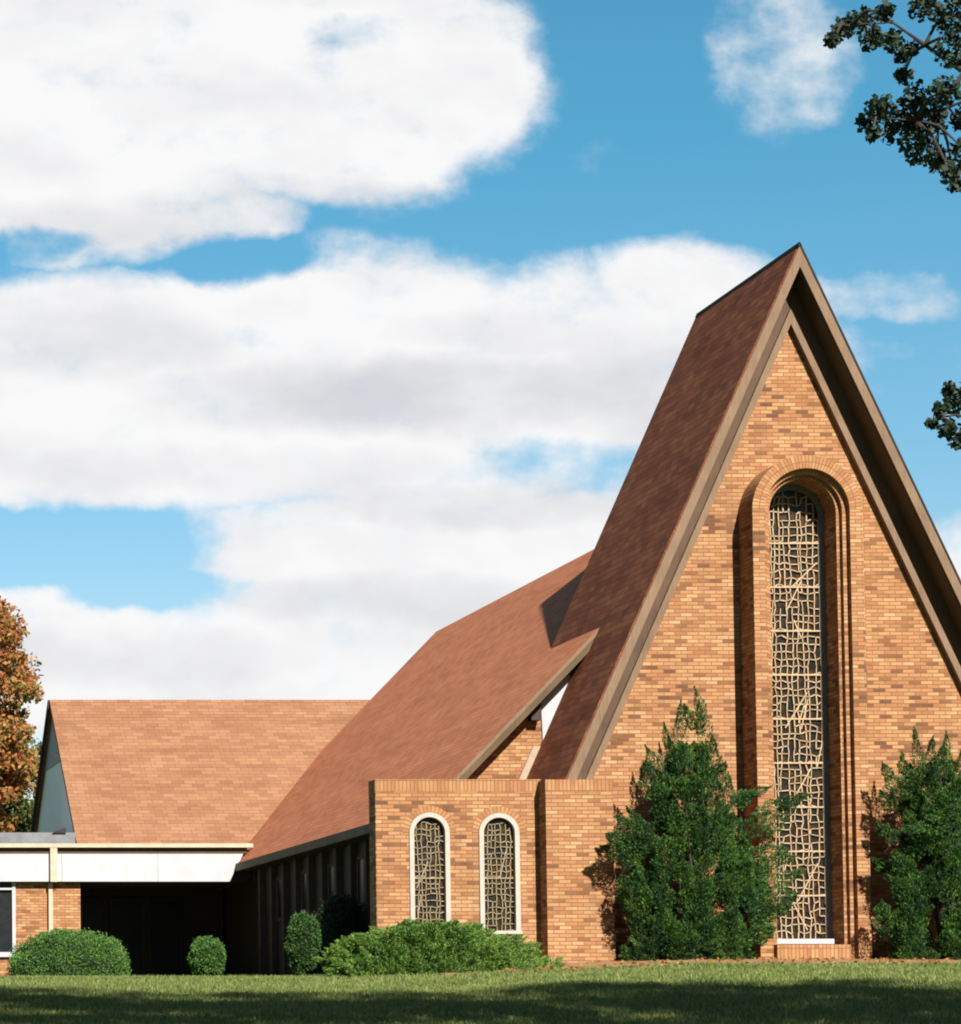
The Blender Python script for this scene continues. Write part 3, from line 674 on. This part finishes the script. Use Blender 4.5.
def dome_shrub(name, c, rx, ry, rz_, n, leaf, material, label, cat='bush', group=None, flat=1., ball=False):
    if ball: c = (c[0], c[1], c[2]+rz_*.52); rz_ *= .52
    root = thing(name, c, label, cat, group)
    th_ = rng.uniform(0, 2*PI, n); cz = rng.uniform(-.95 if ball else -.15, 1, n)
    d = np.stack([np.cos(th_)*np.sqrt(np.clip(1-cz**2, 0, 1)), np.sin(th_)*np.sqrt(np.clip(1-cz**2, 0, 1)), cz], 1)
    sq = (np.abs(d)**3.0).sum(1)**(-1/3.0)*flat+(1-flat)
    lump = np.array([noise.noise(Vector((a*3.1+c[0], b_*3.1, e*3.1)))*.15+noise.noise(Vector((a*9+c[0], b_*9, e*9)))*.10 for a, b_, e in d])
    rad = sq*(1+lump)*rng.uniform(.88, 1.03, n)*np.where(rng.random(n) < .02, 1.07, 1.)
    cen = d*rad[:, None]*np.array([rx, ry, rz_])+np.array([0, 0, 0.02])+np.array(c)
    ax = unit(d*.7+rng.normal(size=(n, 3))*.6+np.array([0, 0, .35]))
    o = mesh_np('foliage', quads(cen, ax, leaf*rng.uniform(.6, 1.4, n), leaf*.5*rng.uniform(.7, 1.3, n)), 4, material); under(root, o)
    b = MB(); K = 14                                          # closed dark core added to block light through the bush
    for i in range(-7 if ball else 0, 7):
        for j in range(K):
            def P(i_, j_):
                f = i_/7*PI/2; a_ = 2*PI*j_/K; s3 = Vector((math.cos(a_)*math.cos(f), math.sin(a_)*math.cos(f), math.sin(f)))
                q = (abs(s3.x)**3+abs(s3.y)**3+abs(s3.z)**3)**(-1/3)*flat+(1-flat)
                return (c[0]+s3.x*q*rx*.86, c[1]+s3.y*q*ry*.86, c[2]+s3.z*q*rz_*.86)
            b.face([P(i, j), P(i, j+1), P(i+1, j+1), P(i+1, j)])
    under(root, b.build('branches', M['core'])); return root  # this mesh is the added light-blocking core, without modelled branches
def shrub_px(name, px0, px1, ptop, Y, ry, n, leaf, material, label, flat=1., zb_=None, group=None, ball=False):
    cx_ = at((px0+px1)/2, 950, Y).x; rx = (px1-px0)/2/F*Y; z0 = ground_z(cx_, Y)-.03 if zb_ is None else zb_
    dome_shrub(name, (cx_, Y, z0), rx*.93, ry, (at((px0+px1)/2, ptop, Y).z-z0)*.95, n, leaf, material, label, 'bush', group, flat, ball)
shrub_px('clipped_shrub', 7, 132, 930, 62.0, .95, 42000, .046, M['shrub'], 'wide clipped green shrub in front of the brick entrance wall at far left', .5)
shrub_px('clipped_shrub', 188, 226, 938, 62.5, .46, 16000, .042, M['shrub'], 'small round green shrub alone in front of the dark porch', .25, ball=True)
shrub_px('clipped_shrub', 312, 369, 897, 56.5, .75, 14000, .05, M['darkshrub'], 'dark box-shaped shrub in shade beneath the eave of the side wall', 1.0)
# lighter, looser shrub beside it
def plume_shrub(name, Y, tab, nfill, label, material, depth, r=(.09, .16), leaf=.055, base_px=None, lean=1., per=170, cat='bush'):
    bp = at(base_px, 960, Y); root = thing(name, (bp.x, Y, ground_z(bp.x, Y)), label, cat)
    V_ = []; py0, py1 = tab[0][0], tab[-1][0]
    for i in range(nfill):
        py = rng.uniform(py0, py1); l, r_ = interp(tab, py); c = (l+r_)/2; hw_ = (r_-l)/2
        a = rng.uniform(0, 2*PI); q = rng.uniform(.15, 1)**.5; fx, fy = math.cos(a)*q, math.sin(a)*q
        f = 1-.4*(py1-py)/(py1-py0); yy = Y+fy*depth*f
        tx = c+fx*max(1, hw_-5); tip = at(tx, py+1+rng.normal()*1.5, yy)
        ln = rng.uniform(.28, .55)
        dirx = fx*lean+rng.normal()*.25; diry = fy*lean*.6-.2; v_ = Vector((dirx, diry, .55+rng.uniform(0, .4))).normalized()
        base = tip-v_*ln
        V_.append(plume(to_np(base), to_np(tip), rng.uniform(*r), per, leaf, .5))
    o = mesh_np('foliage', np.concatenate(V_), 4, material); under(root, o)
    b = MB()
    for k in range(9):
        a = k*.7; hw_ = (tab[-1][2]-tab[-1][1])/2/F*Y*.6; zt__ = at(base_px, (py0+py1)/2, Y).z
        P = [(bp.x, Y, ground_z(bp.x, Y)-.05), (bp.x+math.cos(a)*hw_*.5, Y+math.sin(a)*depth*.4, (zt__+bp.z)/2-.1), (bp.x+math.cos(a)*hw_, Y+math.sin(a)*depth*.7, zt__-.05)]
        b.tube(P, [.03, .022, .008], 6)
    under(root, b.build('branches', M['bark'])); return root
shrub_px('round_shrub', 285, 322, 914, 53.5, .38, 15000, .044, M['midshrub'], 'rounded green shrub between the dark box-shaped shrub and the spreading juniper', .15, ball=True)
plume_shrub('spreading_juniper', 46.7, [(920, 390, 475), (928, 365, 505), (936, 340, 530), (945, 314, 556), (955, 306, 570), (963, 303, 577), (970, 306, 572)], 660,
            'low wide spreading juniper under the two small arched windows', M['spread'], 1.0, base_px=435, lean=1.3, per=380, leaf=.044)

def leafcloud(cen, rad, n, leaf, squash=.8, clump=None):
    """leaves of one tree: random clumps within an ellipsoid"""
    cl = clump or max(8, n//220); C_ = unit(rng.normal(size=(cl, 3)))*(rng.uniform(.05, 1, cl)**.42)[:, None]
    C_ = C_*np.array([rad[0], rad[1], rad[2]])+np.array(cen); per = n//cl; out = []
    for c_ in C_:
        r = np.mean(rad)*rng.uniform(.11, .22); p = unit(rng.normal(size=(per, 3)))*(rng.uniform(0, 1, per)**.5)[:, None]*r*np.array([1.15, 1.15, squash])+c_
        ax = unit(rng.normal(size=(per, 3))+np.array([0, 0, -.3])); out.append(quads(p, ax, leaf*rng.uniform(.7, 1.4, per), leaf*.7*rng.uniform(.7, 1.3, per)))
    return np.concatenate(out), C_
def broadleaf(base, cen, rad, n, leaf, material, label, name='shade_tree', group=None, extra=None, trunk_r=.35, limbs=14, clump=None, xleaf=.05):
    root = thing(name, base, label, 'tree', group); V_, C_ = leafcloud(cen, rad, n, leaf, clump=clump)
    parts = [V_]
    b = MB(); bs = Vector(base); ce = Vector(cen); fork = bs+(ce-bs)*.42; fork.x = bs.x+(ce.x-bs.x)*.25; fork.y = bs.y+(ce.y-bs.y)*.25
    b.tube([bs-Vector((0, 0, .2)), bs+(fork-bs)*.5+Vector((.08, 0, 0)), fork], [trunk_r*1.3, trunk_r, trunk_r*.8], 12)
    for k in range(limbs):
        t = Vector(C_[rng.integers(len(C_))]); mid = fork+(t-fork)*.5+Vector((0, 0, (t-fork).length*.12))
        b.tube([fork, mid, t], [trunk_r*.42, trunk_r*.22, trunk_r*.05], 7)
    if extra:
        for (pts, rad_, clusters) in extra:
            b.tube([fork]+pts, rad_, 6)
            for (p, r) in clusters:
                k = int(50+(r/xleaf)**2*26); q = unit(rng.normal(size=(k, 3)))*(rng.uniform(0, 1, k)**.45)[:, None]*r+np.array(p)
                parts.append(quads(q, unit(rng.normal(size=(k, 3))), xleaf*rng.uniform(.6, 1.2, k), xleaf*.75*rng.uniform(.6, 1.2, k)))
                near = min(pts, key=lambda w_: (Vector(w_)-Vector(p)).length); b.tube([near, (Vector(near)+Vector(p))/2+Vector((0, 0, .05)), p], [.012, .008, .004], 5)
    under(root, mesh_np('crown', np.concatenate(parts), 4, material)); under(root, b.build('trunk', M['bark']))
    return root
# the tree whose outer branches hang into the top right of the view, its shade on the lawn
YT = 15.0
def cl(lst, j=.5): return [(tuple(at(px, py, YT+rng.uniform(-j, j))), r/F*YT) for (px, py, r) in lst]
upper = cl([(843, 28, 13), (833, 40, 8), (860, 20, 14), (872, 38, 13), (890, 40, 12), (885, 12, 10), (905, 52, 12), (925, 6, 17), (950, 16, 20), (957, 48, 22), (903, 76, 10), (917, 100, 19), (880, 108, 15), (866, 122, 10), (872, 134, 8), (898, 126, 20), (930, 122, 18), (920, 146, 19), (938, 160, 14), (951, 172, 12), (956, 186, 9), (945, 92, 16), (959, 120, 10), (965, 150, 14), (985, 60, 30), (985, 110, 26)])
lower = cl([(950, 390, 9), (942, 408, 9), (956, 404, 12), (932, 424, 6), (948, 428, 10), (958, 440, 10), (975, 420, 18), (972, 390, 14), (985, 445, 14)])
e1 = ([at(1080, -60, YT), at(1010, 20, YT), at(960, 70, YT), at(925, 45, YT), at(892, 22, YT), at(850, 26, YT)], [.09, .045, .024, .015, .010, .006, .004], upper[:11])
e2 = ([at(1080, -60, YT), at(1010, 20, YT), at(962, 75, YT), at(938, 112, YT), at(915, 120, YT), at(880, 118, YT)], [.08, .04, .022, .014, .010, .006, .004], upper[11:])
e3 = ([at(1120, 330, YT), at(1040, 400, YT), at(985, 420, YT), at(955, 415, YT), at(938, 418, YT)], [.07, .035, .02, .012, .007, .004], lower)
SH = 'shade trees standing along the lawn outside the view'
broadleaf((11.6, 14.6, ground_z(11.6, 14.6)), (8.8, 16.2, 12.9), (6.2, 5.4, 4.0), 40000, .18, M['oak'], 'dark leafed shade tree whose branches hang into the top right corner', extra=[e1, e2, e3], clump=300, trunk_r=.34, xleaf=.042)
broadleaf((19.5, 15.6, ground_z(19.5, 15.6)), (17.4, 15.8, 12.8), (5.6, 5.4, 4.0), 40000, .18, M['oak'], 'shade tree out of view on the right that shades the right part of the lawn', clump=270)
broadleaf((-5.2, 17.0, ground_z(-5.2, 17)), (1.2, 17.6, 13.0), (5.6, 5.4, 4.0), 40000, .18, M['oak'], 'shade tree out of view on the left that shades the left part of the lawn', clump=270)
# autumn tree beyond the left end of the wing
ac = at(-58, 722, 96)
broadleaf((ac.x, 96, 0), (ac.x, 96, ac.z+.2), (3.2, 3.0, 5.3), 70000, .18, M['autumn'], 'orange and green autumn tree behind the far left end of the cross wing', 'autumn_tree', clump=300, trunk_r=.22)
gc = at(0, 800, 103)
broadleaf((gc.x-1, 103, 0), (gc.x-1, 103, gc.z+.2), (3.4, 3.0, 2.9), 42000, .18, M['hedge'], 'dull green tree low behind the autumn tree at the far left', 'background_tree', clump=180, trunk_r=.2)
# leaves dropped on the mulch and along its edge
x = rng.uniform(14, 24.5, 700); y = rng.uniform(44.8, 47.8, 700)
cen = np.stack([x, y, [ground_z(a, b_)+.055 for a, b_ in zip(x, y)]], 1)
tag(mesh_np('fallen_leaves', quads(cen, unit(rng.normal(size=(700, 3))*np.array([1, 1, .35])), rng.uniform(.05, .10, 700), rng.uniform(.03, .06, 700)), 4, M['autumn']), kind='stuff')
